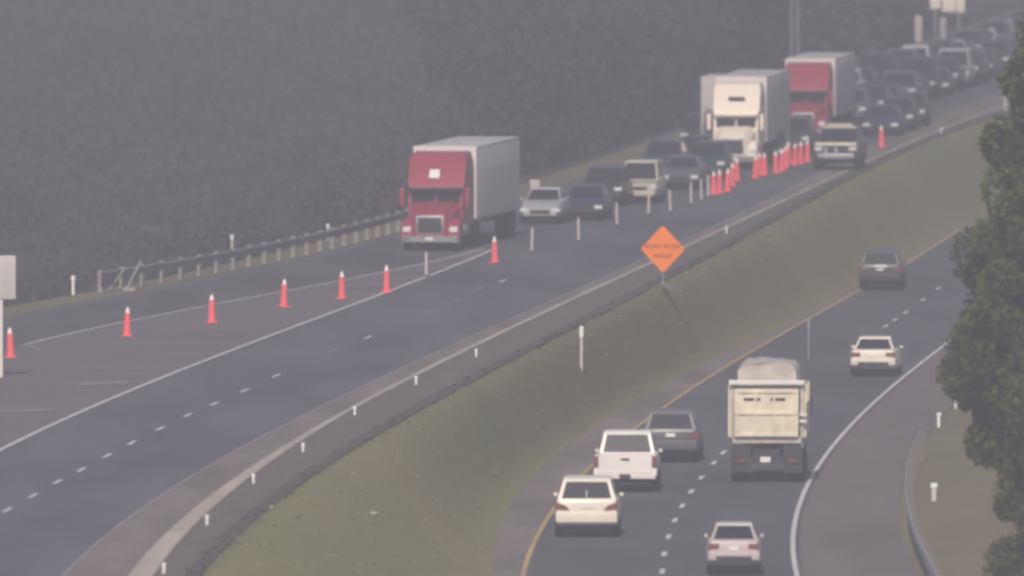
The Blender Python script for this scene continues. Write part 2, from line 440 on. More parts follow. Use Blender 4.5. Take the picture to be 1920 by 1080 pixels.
def grass():
    rg = np.random.default_rng(9)
    n = 3500
    ys = 1 / rg.uniform(1/1100, 1/520, n)
    P = np.zeros((n, 3)); keep = np.ones(n, bool)
    fx = np.interp(ys, np.arange(500, 1110, 5), [cF(y) for y in np.arange(500, 1110, 5)])
    rx = np.interp(ys, np.arange(500, 1110, 5), [cRL(y) for y in np.arange(500, 1110, 5)])
    rx = np.where(ys > 945, np.maximum(rx, fx + 4.6), rx)
    rr = np.interp(ys, np.arange(500, 1110, 5), [cRR(y) for y in np.arange(500, 1110, 5)])
    t = rg.uniform(0, 1, n)
    right = rg.uniform(0, 1, n) < 0.12
    x = np.where(right, rr + 1.0 + t * 8, fx + (rx - fx) * t)
    ts = t*t*(3-2*t)
    z = np.where(right, ZR + np.minimum(1.2, np.maximum(0, .10 * (t * 8))), ZR * ts) - 0.03
    keep &= ~(right & (ys > 700))
    P = np.stack([x, ys, z], 1)[keep]; n = len(P)
    h = rg.uniform(0.015, 0.05, n); wd = rg.uniform(0.03, 0.10, n); an = rg.uniform(0, math.pi, n)
    dx = np.stack([np.cos(an)*wd, np.sin(an)*wd, np.zeros(n)], 1)
    up = np.stack([rg.normal(0, .03, n), rg.normal(0, .03, n), h], 1)
    V = np.stack([P - dx, P + dx, P + up + dx*.4, P + up - dx*.4], 1).reshape(-1, 3)
    me = bpy.data.meshes.new('grass')
    me.vertices.add(4*n); me.vertices.foreach_set('co', V.ravel())
    me.loops.add(4*n); me.loops.foreach_set('vertex_index', np.arange(4*n))
    me.polygons.add(n); me.polygons.foreach_set('loop_start', np.arange(0, 4*n, 4)); me.update(calc_edges=True)
    o = link('grass', me, GRASS); tag(o, 'short olive grass on the sloping median', 'grass', None, 'stuff')
grass()

# ------------------------------------------------------------------ guardrails
def wbeam(bm, pts, z0, face=1):
    """corrugated beam along pts (x, y), 0.31 m tall"""
    prof = [(0,0),(.05,.03),(.06,.10),(.0,.14),(.0,.17),(.06,.21),(.05,.28),(0,.31),(-.02,.31),(-.02,0)]
    rings = []
    for i, (x, y) in enumerate(pts):
        a = pts[max(0, i-1)]; b = pts[min(len(pts)-1, i+1)]
        d = Vector((b[0]-a[0], b[1]-a[1], 0)).normalized(); nrm = Vector((d.y, -d.x, 0)) * face
        rings.append([(x + nrm.x*q, y + nrm.y*q, z0 + h) for q, h in prof])
    loft(bm, rings)
def guardrail(name, label, cf, y0, y1, z, face, post_every=3.8, rail_h=0.50, rm=None, pmt=None):
    root = empty(name, (cf((y0+y1)/2), (y0+y1)/2, z)); tag(root, label, 'guardrail')
    ox, oy = root.location.x, root.location.y
    ys = np.arange(y0, y1 + .1, 3.8)
    seg = [(cf(y) - ox, y - oy) for y in ys]
    for i in range(0, len(seg) - 1, 2):
        q = seg[i:i+3]
        if len(q) < 2: continue
        bm = bmesh.new(); wbeam(bm, q, rail_h, face); fin('rail', bm, rm or GALV, root, 50)
    y = y0 + 0.4
    pm = None
    while y < y1:
        x = cf(y) - ox - face * 0.12
        if pm is None:
            bm = bmesh.new(); abox(bm, -.08, .08, -.09, .09, 0, 0.86); o = fin('post', bm, pmt or WOODP, root); pm = o.data
        else: o = link('post', pm, None, root)
        o.location = (x, y - oy, 0); y += post_every
    return root
cGR = Curve([(192,549),(285,534),(340,526),(415,513),(500,495),(560,482),(627,466),(740,440),(860,402)])
guardrail('guardrail', 'weathered guardrail left of the red truck along the far verge', lambda y: cGR(y) - 0.1, gp(192, 549).y, gp(860, 402).y, 0, 1, rm=RAILD, pmt=POSTL)
cG2 = Curve([(1744,1100),(1725,1062),(1708,1015),(1700,965),(1702,920),(1713,880),(1728,850)], z=ZR, deg=3)
guardrail('guardrail', 'curving guardrail at the lower right below the big tree', cG2, 560, gp(1728, 850, ZR).y, ZR, -1, post_every=3.8)
cG3 = Curve([(1300,248),(1480,190),(1600,150),(1700,115),(1800,80),(1920,40)], deg=2)
guardrail('guardrail', 'distant pale rail behind the queue at the upper right', cG3, gp(1560, 163).y, gp(1930, 37).y, 0, 1)

# ------------------------------------------------------------------ vehicles
def quad_panel(name, a, b, c, d, mu0, mu1, mv0, mv1, m, parent, out=0.012, n_out=None):
    a, b, c, d = map(Vector, (a, b, c, d))
    def P(u, v): return (a*(1-u) + b*u)*(1-v) + (d*(1-u) + c*u)*v
    q = [P(mu0, mv0), P(1-mu1, mv0), P(1-mu1, 1-mv1), P(mu0, 1-mv1)]
    nrm = (b - a).cross(d - a).normalized()
    if n_out is not None and nrm.dot(Vector(n_out)) < 0: nrm = -nrm
    bm = bmesh.new(); loft(bm, [[p - nrm*0.01 for p in q], [p + nrm*out for p in q]])
    return fin(name, bm, m, parent)
def wheel(parent, x, y, r, wd, side, meshes={}):
    key = (round(r, 2), round(wd, 2))
    if key not in meshes:
        bm = bmesh.new(); 
        n = 18
        prof = [(-.5,.80),(-.5,.93),(-.38,1.0),(.38,1.0),(.5,.93),(.5,.80)]
        loft(bm, [[(q*wd, r*k*math.cos(t), r + r*k*math.sin(t)) for t in [2*math.pi*i/n for i in range(n)]] for q, k in prof])
        t = fin('tyre', bm, TYRE, None, 40); bm = bmesh.new()
        tube(bm, (-wd*.35, 0, r), (wd*.35, 0, r), r*.62, r*.62, 16); abox(bm, -wd*.40, wd*.40, -.05, .05, r-.05, r+.05)
        rm = fin('rim', bm, RIM, None, 40)
        meshes[key] = (t.data, rm.data); bpy.data.objects.remove(t); bpy.data.objects.remove(rm)
    tm, rm = meshes[key]
    w_ = empty('wheel', (x, y, 0)); w_.parent = parent
    link('tyre', tm, TYRE, w_); link('rim', rm, RIM, w_)
    return w_
def ring(y, zb, zt_, hw, hwt, tuck=0.9):
    h = zt_ - zb
    return [(-hw*tuck, y, zb), (-hw, y, zb + .22*h), (-hw*1.0, y, zb + .62*h), (-hwt, y, zt_ - .04*h), (-hwt*.93, y, zt_),
            (hwt*.93, y, zt_), (hwt, y, zt_ - .04*h), (hw*1.0, y, zb + .62*h), (hw, y, zb + .22*h), (hw*tuck, y, zb)]
KINDS = {
 'sedan': dict(W=1.82, wr=.33, wy=(-1.35, 1.40), body=[(-2.35,.52,.84,.70),(-2.30,.36,.97,.82),(-2.05,.28,1.02,.89),(-1.6,.24,1.01,.91),(0,.22,.98,.91),(1.0,.22,.94,.91),(1.8,.24,.84,.88),(2.2,.28,.72,.80),(2.35,.34,.60,.68)],
    gh=(-1.90,-1.05,.10,1.05,.98,1.45,.80,.58)),
 'suv': dict(W=1.92, wr=.37, wy=(-1.35, 1.42), body=[(-2.30,.46,1.02,.84),(-2.25,.36,1.10,.90),(-1.9,.30,1.12,.94),(-1.0,.28,1.10,.95),(1.0,.28,1.06,.95),(1.8,.30,1.00,.92),(2.15,.34,.92,.86),(2.3,.42,.80,.76)],
    gh=(-2.22,-1.90,.35,1.15,1.09,1.70,.86,.68)),
 'pickup': dict(W=2.02, wr=.40, wy=(-1.75, 1.85), body=[(-.95,.42,1.16,.98),(-.6,.40,1.17,1.0),(1.0,.40,1.15,1.0),(1.7,.42,1.13,.98),(2.6,.45,1.08,.96),(2.75,.50,.98,.88)],
    gh=(-.93,-.72,.55,1.35,1.15,1.86,.90,.74)),
 'van': dict(W=2.0, wr=.36, wy=(-1.5, 1.6), body=[(-2.5,.42,1.15,.94),(-2.45,.34,1.20,.98),(-1.5,.30,1.20,1.0),(1.2,.30,1.14,1.0),(2.0,.34,1.02,.96),(2.5,.42,.86,.84)],
    gh=(-2.45,-2.35,1.0,1.9,1.17,2.1,.95,.80)),
}
def make_car(kind, name, paint, detail=2, roof_mat=None, lamp=True):
    K = KINDS[kind]; root = empty(name)
    hw = K['W'] / 2
    bm = bmesh.new()
    loft(bm, [ring(y, zb, zt_, w_, w_*.93) for y, zb, zt_, w_ in K['body']])
    fin('body', bm, paint, root, 35)
    br, rr, rf, bf, zb, zr, hb, hr = K['gh']
    hr2 = hr
    lo = [(-hb,br,zb-.03),(hb,br,zb-.03),(hb,bf,zb-.06),(-hb,bf,zb-.06)]
    hi = [(-hr,rr,zr-.05),(hr,rr,zr-.05),(hr,rf,zr-.05),(-hr,rf,zr-.05)]
    bm = bmesh.new(); loft(bm, [lo, hi]); fin('cabin', bm, paint, root)
    bm = bmesh.new()
    e = .03
    loft(bm, [[(-hr-e,rr-e,zr-.07),(hr+e,rr-e,zr-.07),(hr+e,rf+e,zr-.07),(-hr-e,rf+e,zr-.07)],
              [(-hr,rr,zr-.02),(hr,rr,zr-.02),(hr,rf,zr-.02),(-hr,rf,zr-.02)],
              [(-hr*.8,rr+.1,zr),(hr*.8,rr+.1,zr),(hr*.8,rf-.1,zr),(-hr*.8,rf-.1,zr)]])
    fin('roof', bm, roof_mat or paint, root, 35)
    quad_panel('rear_window', lo[0], lo[1], hi[1], hi[0], .07, .07, .10, .10, GLASS, root, n_out=(0,-1,0.2))
    quad_panel('windscreen', lo[3], lo[2], hi[2], hi[3], .05, .05, .08, .06, GLASS, root, n_out=(0,1,0.2))
    if detail > 1:
        quad_panel('side_window', lo[0], lo[3], hi[3], hi[0], .12, .12, .14, .14, GLASS, root, n_out=(-1,0,0))
        quad_panel('side_window', lo[1], lo[2], hi[2], hi[1], .12, .12, .14, .14, GLASS, root, n_out=(1,0,0))
    yb = K['body'][0][0]; yf = K['body'][-1][0]
    for sx in (-1, 1):
        for wy in K['wy']: wheel(root, sx*(hw-.13), wy, K['wr'], .23, sx)
    yr = -2.8 if kind == 'pickup' else yb
    if detail > 1 or True:
        for sx in (-1, 1):
            if kind == 'suv':
                bm = bmesh.new(); 
                loft(bm, [[(sx*.90,yr+.12,1.00),(sx*.90,yr+.12,.80),(sx*.52,yr+.0,.80),(sx*.60,yr+.0,.90)],[(sx*.93,yr-.00,1.02),(sx*.93,yr-.00,.79),(sx*.50,yr-.05,.79),(sx*.62,yr-.05,.92)]])
                fin('tail_light', bm, LAMP_R, root)
            elif kind == 'sedan': box('tail_light', min(sx*.48, sx*.84), max(sx*.48, sx*.84), yr-.015, yr+.25, .74, .90, LAMP_R, root, .02)
            elif kind == 'pickup': box('tail_light', min(sx*.84, sx*1.005), max(sx*.84, sx*1.005), yr-.02, yr+.12, .78, 1.14, LAMP_R, root, .015)
            else: box('tail_light', min(sx*.84, sx*.96), max(sx*.84, sx*.96), yr-.02, yr+.1, .8, 1.15, LAMP_R, root)
            hx = hw*.74
            zf = K['body'][-1][2]
            box('headlight', sx*hx-.17, sx*hx+.17, yf-.22, yf+.02, zf-.13, zf+.03, LAMP_W, root, .02)
            bm = bmesh.new(); abox(bm, min(sx*(hw-.05), sx*(hw+.07)), max(sx*(hw-.05), sx*(hw+.07)), .84, .94, zb-.03, zb+.07, .02)
            fin('mirror', bm, paint, root, 40)
        zf = K['body'][-1][2]
        box('grille', -.42, .42, yf-.1, yf+.015, zf-.22, zf-.04, DARKP, root)
        box('bumper', -hw*.80, hw*.80, yf-.15, yf+.05, .36 if kind != 'pickup' else .48, zf-.26 if kind != 'pickup' else .72, CHROME if kind == 'pickup' else paint, root, .03)
    if kind == 'pickup':
        box('bed_floor', -.9, .9, -2.75, -.95, .62, .70, DARKP, root)
        for sx in (-1, 1):
            bm = bmesh.new(); loft(bm, [[(sx*.86,y,.44),(sx*1.0,y,.50),(sx*1.0,y,.95),(sx*.98,y,1.16),(sx*.86,y,1.16)] for y in (-2.78,-1.0)])
            fin('bed_side', bm, paint, root)
        box('tailgate', -.86, .86, -2.82, -2.74, .60, 1.16, paint, root, .015)
        box('tailgate_handle', -.14, .14, -2.835, -2.81, 1.00, 1.07, DARKP, root)
        box('rear_bumper', -.98, .98, -2.98, -2.80, .42, .59, paint, root, .03)
        box('licence_plate', -.18, .18, -2.995, -2.975, .43, .57, DARKP, root)
        box('underbody', -.8, .8, -2.7, 2.3, .28, .5, DARKP, root)
    elif kind in ('sedan', 'suv', 'van'):
        rb0, rb1 = (.36, .62) if kind == 'sedan' else (.38, .66)
        if kind == 'sedan':
            box('rear_bumper', -.84, .84, yr-.06, yr+.2, .42, .66, paint, root, .04)
            box('rear_diffuser', -.58, .58, yr-.075, yr+.1, .28, .54, DARKP, root)
            box('licence_plate', -.16, .16, yr-.02, yr+.05, .70, .82, PLATE, root)
        else:
            box('rear_bumper', -hw*.93, hw*.93, yr-.07, yr+.2, .42, .72, paint, root, .04)
            box('licence_plate', -.16, .16, yr-.035, yr+.05, .84, .97, PLATE, root)
        box('underbody', -.72, .72, yr+.25, yf-.3, .16, .34, DARKP, root)
    return root
def plant(root, u, v, z, curve, facing, end=None, dl=0.0, scale=1.0, yaw=0.0):
    """put the near end of a vehicle at the ground point seen at (u, v); facing +1 = driving away"""
    p = gp(u, v, z); a = curve.ang(p.y) + R(yaw)
    d = Vector((math.sin(a), math.cos(a), 0))
    c = p + d * dl
    root.location = (c.x, c.y, z + 0.03)
    root.rotation_euler = (0, 0, -a if facing > 0 else math.pi - a)
    root.scale = (scale,)*3
    return root

# -- right carriageway (rears seen)
c = make_car('suv', 'sport_utility_car', PW); tag(c, 'white sport utility car nearest the yellow line, behind the white pickup', 'car')
box('wiper', -.015, .015, -2.27, -2.20, 1.12, 1.35, PW, c)
box('licence_plate_recess', -.3, .3, -2.31, -2.2, .82, 1.0, PWC, c)
plant(c, 1100, 1008, ZR, cJ, 1, dl=2.3, scale=1.07)
c = make_car('pickup', 'pickup_truck', PWC); tag(c, 'white pickup truck with chrome framed rear window ahead of the white sport utility car', 'pickup truck')
plant(c, 1172, 924, ZR, cJ, 1, dl=2.95, scale=1.03)
c = make_car('suv', 'sport_utility_car', PGREY); tag(c, 'dark grey sport utility car partly hidden by the white pickup, left of the dump truck', 'car')
plant(c, 1257, 868, ZR, cJ, 1, dl=2.3, scale=1.02)
c = make_car('sedan', 'sedan_car', PSIL); tag(c, 'pinkish silver sedan in the right lane at the bottom of the picture', 'car')
plant(c, 1376, 1080, ZR, cJ, 1, dl=2.35, scale=.92); c.scale = (.92, .95, 1.04)
c = make_car('sedan', 'sedan_car', PW); tag(c, 'white sedan driving away in front of the dump truck', 'car')
plant(c, 1637, 707, ZR, cJ, 1, dl=2.35, scale=1.0)
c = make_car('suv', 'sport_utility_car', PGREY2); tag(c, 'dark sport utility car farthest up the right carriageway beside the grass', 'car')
box('painted_glint', -.22, .30, -2.40, -2.34, .98, 1.10, WHITE_P, c)  # white block standing in for the sun glint on the rear
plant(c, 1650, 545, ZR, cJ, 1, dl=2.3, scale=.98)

def dump_truck():
    r = empty('dump_truck'); tag(r, 'cream white dump truck with covered load driving away in the right lane', 'truck')
    # rear at y = 0, forward +y
    box('chassis', -.45, .45, .1, 7.6, .75, 1.1, DARKP, r)
    box('rear_bar', -1.15, 1.15, .0, .12, .62, .80, DARKP, r)
    box('bed_floor', -1.15, 1.15, .05, 4.6, 1.30, 1.48, PDG, r)
    for sx in (-1, 1):
        s = box('bed_side', min(sx*1.12, sx*1.24), max(sx*1.12, sx*1.24), .05, 4.6, 1.48, 3.25, PDG, r, .02)
        for k in range(6):
            y = .2 + k*.84
            box('rib', min(sx*1.24, sx*1.31), max(sx*1.24, sx*1.31), y, y+.12, 1.5, 3.2, PDW, s)
    tg = box('tailgate', -1.10, 1.06, -.06, .04, 1.50, 3.12, PDW, r, .02)
    for z0, z1 in ((1.52,1.64),(2.25,2.36),(2.98,3.10)): box('rib', -1.06, 1.02, -.11, -.06, z0, z1, PDW, tg, .01)
    for x in (-1.0, -.38, .24, .92): box('rib', x-.04, x+.04, -.10, -.06, 1.64, 2.98, PDW, tg)
    for x0, x1 in ((-.78,-.22),(.12,.62)): box('slot', x0, x1, -.075, -.055, 2.72, 2.82, DARKP, tg)
    box('tarp_bar', -1.28, 1.26, -.14, .0, 3.26, 3.42, PWC, r, .03)
    bm = bmesh.new()
    prof = [(-1.0,3.24),(-.98,3.75),(-.80,3.93),(-.3,4.0),(.35,3.98),(.82,3.90),(.97,3.70),(1.0,3.24)]
    rings = []
    for k in range(9):
        y = .25 + k*.55
        rings.append([(x, y + .03*math.sin(x*5+k), z + .06*math.sin(k*2.1 + x*3)) for x, z in prof])
    loft(bm, rings); fin('tarp', bm, PDG, r, 50)
    for z in (2.0, 2.22): box('latch', 1.10, 1.34, -.10, .02, z, z+.09, PWC, r)
    # cab and hood
    bm = bmesh.new(); loft(bm, [[(-1.0,4.9,.9),(1.0,4.9,.9),(1.0,4.9,2.75),(.9,4.9,2.95),(-.9,4.9,2.95),(-1.0,4.9,2.75)],[(-1.0,6.4,.9),(1.0,6.4,.9),(1.0,6.2,2.7),(.88,6.2,2.9),(-.88,6.2,2.9),(-1.0,6.2,2.7)]]); fin('cab', bm, PW, r, 30)
    box('windscreen', -.85, .85, 6.2, 6.42, 2.0, 2.65, GLASS, r)
    box('hood', -.8, .8, 6.4, 8.1, .9, 1.95, PW, r, .12)
    box('grille', -.5, .5, 8.1, 8.15, 1.0, 1.8, CHROME, r)
    box('bumper', -1.15, 1.15, 8.1, 8.3, .5, .85, CHROME, r, .04)
    for sx in (-1, 1):
        box('mirror', min(sx*1.15, sx*1.38), max(sx*1.15, sx*1.38), 6.0, 6.1, 2.0, 2.6, DARKP, r)
        box('mud_flap', min(sx*.55, sx*1.18), max(sx*.55, sx*1.18), .05, .09, .30, 1.25, DARKP, r)
        box('tail_light', min(sx*.75, sx*1.0), max(sx*.75, sx*1.0), -.03, .0, .65, .77, LAMP_R, r)
        box('fuel_tank', min(sx*.6, sx*1.1), max(sx*.6, sx*1.1), 4.7, 5.6, .6, 1.1, CHROME, r, .08)
        for y in (1.0, 2.3): wheel(r, sx*.95, y, .52, .55, sx)
        wheel(r, sx*1.0, 7.0, .52, .30, sx)
    box('licence_plate', -.22, .12, -.05, -.01, .66, .84, PLATE, r)
    return r
c = dump_truck(); plant(c, 1438, 905, ZR, cJ, 1, dl=0.0, scale=.99)

def semi(name, paint, label, side_mat, window=False, emblem=False, trailer_h=4.08, shield=None):
    r = empty(name); tag(r, label, 'semi truck')
    # front bumper at y = 0, forward +y, body behind (-y)
    bm = bmesh.new()
    rings = []
    for y, hw_, z0, z1 in ((0,.62,.62,1.36),(-.25,.78,.60,1.52),(-.9,.90,.60,1.72),(-1.9,1.02,.60,1.92)):
        rings.append([(-hw_,y,z0),(-hw_,y,z1-.22),(-hw_*.72,y,z1),(hw_*.72,y,z1),(hw_,y,z1-.22),(hw_,y,z0)])
    loft(bm, rings); fin('hood', bm, paint, r, 35)
    box('grille', -.48, .48, -.08, .04, .72, 1.34, DARKP, r, .02)
    g = box('grille_surround', -.56, .56, -.10, .02, .66, 1.42, CHROME, r, .03)
    bm = bmesh.new(); loft(bm, [[(-1.2,-.35,.32),(1.2,-.35,.32),(1.2,-.35,.62),(-1.2,-.35,.62)],[(-1.12,.10,.32),(1.12,.10,.32),(1.12,.10,.60),(-1.12,.10,.60)],[(-.8,.18,.34),(.8,.18,.34),(.8,.18,.58),(-.8,.18,.58)]])
    fin('bumper', bm, CHROME, r)
    box('licence_plate', -.15, .15, .18, .20, .42, .54, PLATE, r)
    for sx in (-1, 1):
        bm = bmesh.new()
        rg_ = []
        for y, z1 in ((-.15,.85),(-.35,1.10),(-.8,1.28),(-1.3,1.22),(-1.75,.85)):
            rg_.append([(sx*.76,y,.55),(sx*1.18,y,.55),(sx*1.18,y,z1-.06),(sx*1.10,y,z1),(sx*.76,y,z1+.05)])
        loft(bm, rg_); fin('fender', bm, paint, r, 40)
        box('headlight', min(sx*.80, sx*1.12), max(sx*.80, sx*1.12), -.2, -.06, .74, .96, LAMP_W, r, .03)
        box('mirror', min(sx*1.24, sx*1.42), max(sx*1.24, sx*1.42), -1.75, -1.6, 1.75, 2.5, paint, r, .03)
        cyl('exhaust_stack', (sx*1.15,-4.95,1.0), (sx*1.15,-4.95,3.6), .07, CHROME, r)
        box('fuel_tank', min(sx*.75, sx*1.15), max(sx*.75, sx*1.15), -4.4, -2.4, .55, 1.1, CHROME, r, .08)
        wheel(r, sx*1.0, -1.0, .50, .30, sx)
        for y in (-5.6, -6.9): wheel(r, sx*.95, y, .50, .55, sx)
    # cab + sleeper
    bm = bmesh.new()
    loft(bm, [[(-1.12,-1.9,1.0),(1.12,-1.9,1.0),(1.12,-1.9,1.85),(-1.12,-1.9,1.85)],
              [(-1.13,-2.35,1.0),(1.13,-2.35,1.0),(1.10,-2.35,2.50),(-1.10,-2.35,2.50)],
              [(-1.2,-3.0,1.0),(1.2,-3.0,1.0),(1.2,-3.0,2.75),(-1.2,-3.0,2.75)],
              [(-1.22,-4.8,1.0),(1.22,-4.8,1.0),(1.22,-4.8,2.75),(-1.22,-4.8,2.75)]]); fin('cab', bm, paint, r)
    for s0, s1 in ((-1.0,-.03),(.03,1.0)):
        bm = bmesh.new(); loft(bm, [[(s0,-1.89,1.86),(s1,-1.89,1.86),(s1*.97,-2.33,2.46),(s0*.97,-2.33,2.46)],[(s0,-1.95,1.86),(s1,-1.95,1.86),(s1*.97,-2.39,2.46),(s0*.97,-2.39,2.46)]])
        fin('windscreen', bm, GLASS, r)
    for sx in (-1, 1): box('side_window', min(sx*1.11, sx*1.16), max(sx*1.11, sx*1.16), -2.95, -2.3, 1.85, 2.4, GLASS, r)
    bm = bmesh.new()
    loft(bm, [[(-1.10,-2.12,2.48),(1.10,-2.12,2.48),(1.12,-4.8,2.48),(-1.12,-4.8,2.48)],
              [(-1.16,-2.25,2.70),(1.16,-2.25,2.70),(1.2,-4.8,2.70),(-1.2,-4.8,2.70)],
              [(-1.16,-2.95,3.60),(1.16,-2.95,3.60),(1.2,-4.8,3.60),(-1.2,-4.8,3.60)],
              [(-1.08,-3.25,3.84),(1.08,-3.25,3.84),(1.12,-4.8,3.92),(-1.12,-4.8,3.92)]])
    fin('roof_fairing', bm, paint, r, 30)
    box('sun_visor', -1.08, 1.08, -2.14, -1.86, 2.40, 2.50, paint if window else DARKP, r)
    if window:
        bm = bmesh.new(); loft(bm, [[(-.42,-2.49,3.08),(.42,-2.49,3.08),(.40,-2.63,3.26),(-.40,-2.63,3.26)],[(-.42,-2.66,3.08),(.42,-2.66,3.08),(.40,-2.80,3.26),(-.40,-2.80,3.26)]]); fin('skylight', bm, GLASS, r)
    if emblem:
        bm = bmesh.new(); loft(bm, [[(-.22+.1,-2.36,2.88),(.22+.1,-2.36,2.88),(.2+.1,-2.62,3.22),(-.2+.1,-2.62,3.22)],[(-.22+.1,-2.46,2.88),(.22+.1,-2.46,2.88),(.2+.1,-2.70,3.22),(-.2+.1,-2.70,3.22)]]); fin('emblem', bm, WHITE_P, r)
    box('chassis', -.45, .45, -8.0, -1.0, .7, 1.0, DARKP, r)
    # trailer
    bm = bmesh.new(); abox(bm, -1.29, 1.29, -21.4, -5.4, 1.12, trailer_h, .02)
    t = fin('trailer', bm, side_mat, r, 40)
    for k in range(15):
        y = -6.2 - k*1.04
        for sx in (-1, 1): box('side_rib', min(sx*1.29, sx*1.305), max(sx*1.29, sx*1.305), y-.03, y+.03, 1.2, trailer_h-.12, side_mat, t)
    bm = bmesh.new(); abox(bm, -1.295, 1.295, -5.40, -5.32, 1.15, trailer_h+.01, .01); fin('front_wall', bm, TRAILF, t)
    box('rail', -1.30, 1.30, -21.35, -5.45, 1.06, 1.16, TRAILD, t)
    for sx in (-1, 1):
        box('landing_leg', sx*.8-.08, sx*.8+.08, -8.6, -8.45, .35, 1.1, DARKP, t)
        box('mud_flap', sx*.95-.3, sx*.95+.3, -20.2, -20.15, .25, 1.0, WHITE_P if emblem and sx > 0 else DARKP, t)
        for y in (-18.0, -19.3): wheel(t, sx*.95, y, .50, .55, sx)
    box('underframe', -.6, .6, -20.4, -16.8, .7, 1.06, DARKP, t)
    return r
T1 = semi('semi_truck', PRED, 'red semi truck nearest the cones with a white emblem on its roof fairing', TRAIL, emblem=True)
plant(T1, 806, 471, 0, cLE, -1, dl=0.0, yaw=-0.6)
T2 = semi('semi_truck', PSEMI, 'cream white semi truck with a dark slot window in its roof fairing', TRAIL, window=True, trailer_h=4.12)
plant(T2, 1374, 318, 0, cLE, -1, dl=0.0, scale=.93); T2.scale = (.93, .97, 1.01)
T3 = semi('semi_truck', PRED, 'red semi truck directly behind the cream white one in the queue', TRAIL)
plant(T3, 1506, 264, 0, cLE, -1, dl=0.0, scale=.95)

# box truck half hidden left of the cream semi
def box_truck():
    r = empty('box_truck'); tag(r, 'pale box truck half hidden left of the cream white semi', 'truck')
    box('cargo_box', -1.2, 1.2, -7.2, -1.9, 1.1, 3.95, SIGNW, r, .03)
    bm = bmesh.new(); loft(bm, [[(-1.0,0,.5),(1.0,0,.5),(1.0,0,1.3),(-1.0,0,1.3)],[(-1.0,-.6,.5),(1.0,-.6,.5),(.95,-.6,2.2),(-.95,-.6,2.2)],[(-1.0,-1.8,.5),(1.0,-1.8,.5),(.95,-1.8,2.4),(-.95,-1.8,2.4)]]); fin('cab', bm, PGREY, r)
    bm = bmesh.new(); loft(bm, [[(-.85,.01,1.35),(.85,.01,1.35),(.8,-.56,2.1),(-.8,-.56,2.1)],[(-.85,-.05,1.35),(.85,-.05,1.35),(.8,-.62,2.1),(-.8,-.62,2.1)]]); fin('windscreen', bm, GLASS, r)
    box('bumper', -1.05, 1.05, -.1, .1, .4, .65, DARKP, r)
    for sx in (-1, 1):
        box('headlight', sx*.8-.15, sx*.8+.15, -.1, .03, .75, .95, LAMP_W, r)
        for y in (-.9, -5.6): wheel(r, sx*.9, y, .42, .3, sx)
    return r
c = box_truck(); plant(c, 1356, 303, 0, cLE, -1, scale=1.0)

# -- work pickup in the closed lane
c = make_car('pickup', 'pickup_truck', PGREY2, roof_mat=PBEIGE); tag(c, 'dark pickup truck with pale roof and white hood edge right of the cones', 'pickup truck')
box('hood_edge', -.92, .92, 2.05, 2.70, 1.06, 1.20, PW, c, .04)
box('light_bar', -.55, .55, -.2, .0, 1.87, 1.97, PBEIGE, c)
for x in (-.02, .42): box('bull_bar', x-.04, x+.04, 2.78, 2.86, .55, 1.0, TUBE, c)
plant(c, 1567, 320, 0, cLE, -1, dl=2.75, scale=1.06)

# -- queue near end
protos = {}
def proto(kind, paint, nm):
    k = (kind, paint.name)
    if k not in protos: protos[k] = make_car(kind, nm, paint); return protos[k]
    return copy_tree(protos[k])
NM = {'sedan': 'sedan_car', 'suv': 'sport_utility_car', 'pickup': 'pickup_truck', 'van': 'van'}
HL = {'sedan': 2.35, 'suv': 2.3, 'pickup': 2.75, 'van': 2.5}
CT = {'sedan': 'car', 'suv': 'car', 'pickup': 'pickup truck', 'van': 'van'}
CN = {'sedan': 'sedan', 'suv': 'sport utility car', 'pickup': 'pickup truck', 'van': 'van'}
G_Q = 'vehicles waiting in the queue on the left carriageway'
def q(kind, paint, u, v, label, sc=1.0):
    c = proto(kind, paint, NM[kind]); tag(c, label, CT[kind], G_Q)
    plant(c, u, v, 0, cLE, -1, dl=HL[kind], scale=sc)
q('sedan', PSILC, 1012, 420, 'silver sedan right behind the trailer of the nearest red semi')
q('sedan', PBLUE, 1092, 414, 'dark blue sedan beside the silver sedan at the head of the queue')
q('suv', PGREY2, 1128, 388, 'charcoal sport utility car between the dark blue sedan and the pale van')
q('van', PBEIGE, 1196, 382, 'pale beige van in the queue left of the orange sign', .86)
q('sedan', PGREY, 1274, 356, 'grey sedan right of the pale beige van beside the first tubes')
q('suv', PBLUE, 1240, 335, 'dark blue sport utility car behind the pale beige van')
q('suv', PTEAL, 1322, 338, 'dark teal sport utility car in front of the cream semi, left of the bright cones')
q('sedan', PGREY2, 1296, 316, 'charcoal sedan at the left front corner of the cream semi')
q('sedan', PGREY2, 1440, 306, 'charcoal sedan beside the trailer of the cream semi next to the cones')
q('suv', PTEAL, 1482, 290, 'dark teal sport utility car between the cream semi trailer and the work pickup')
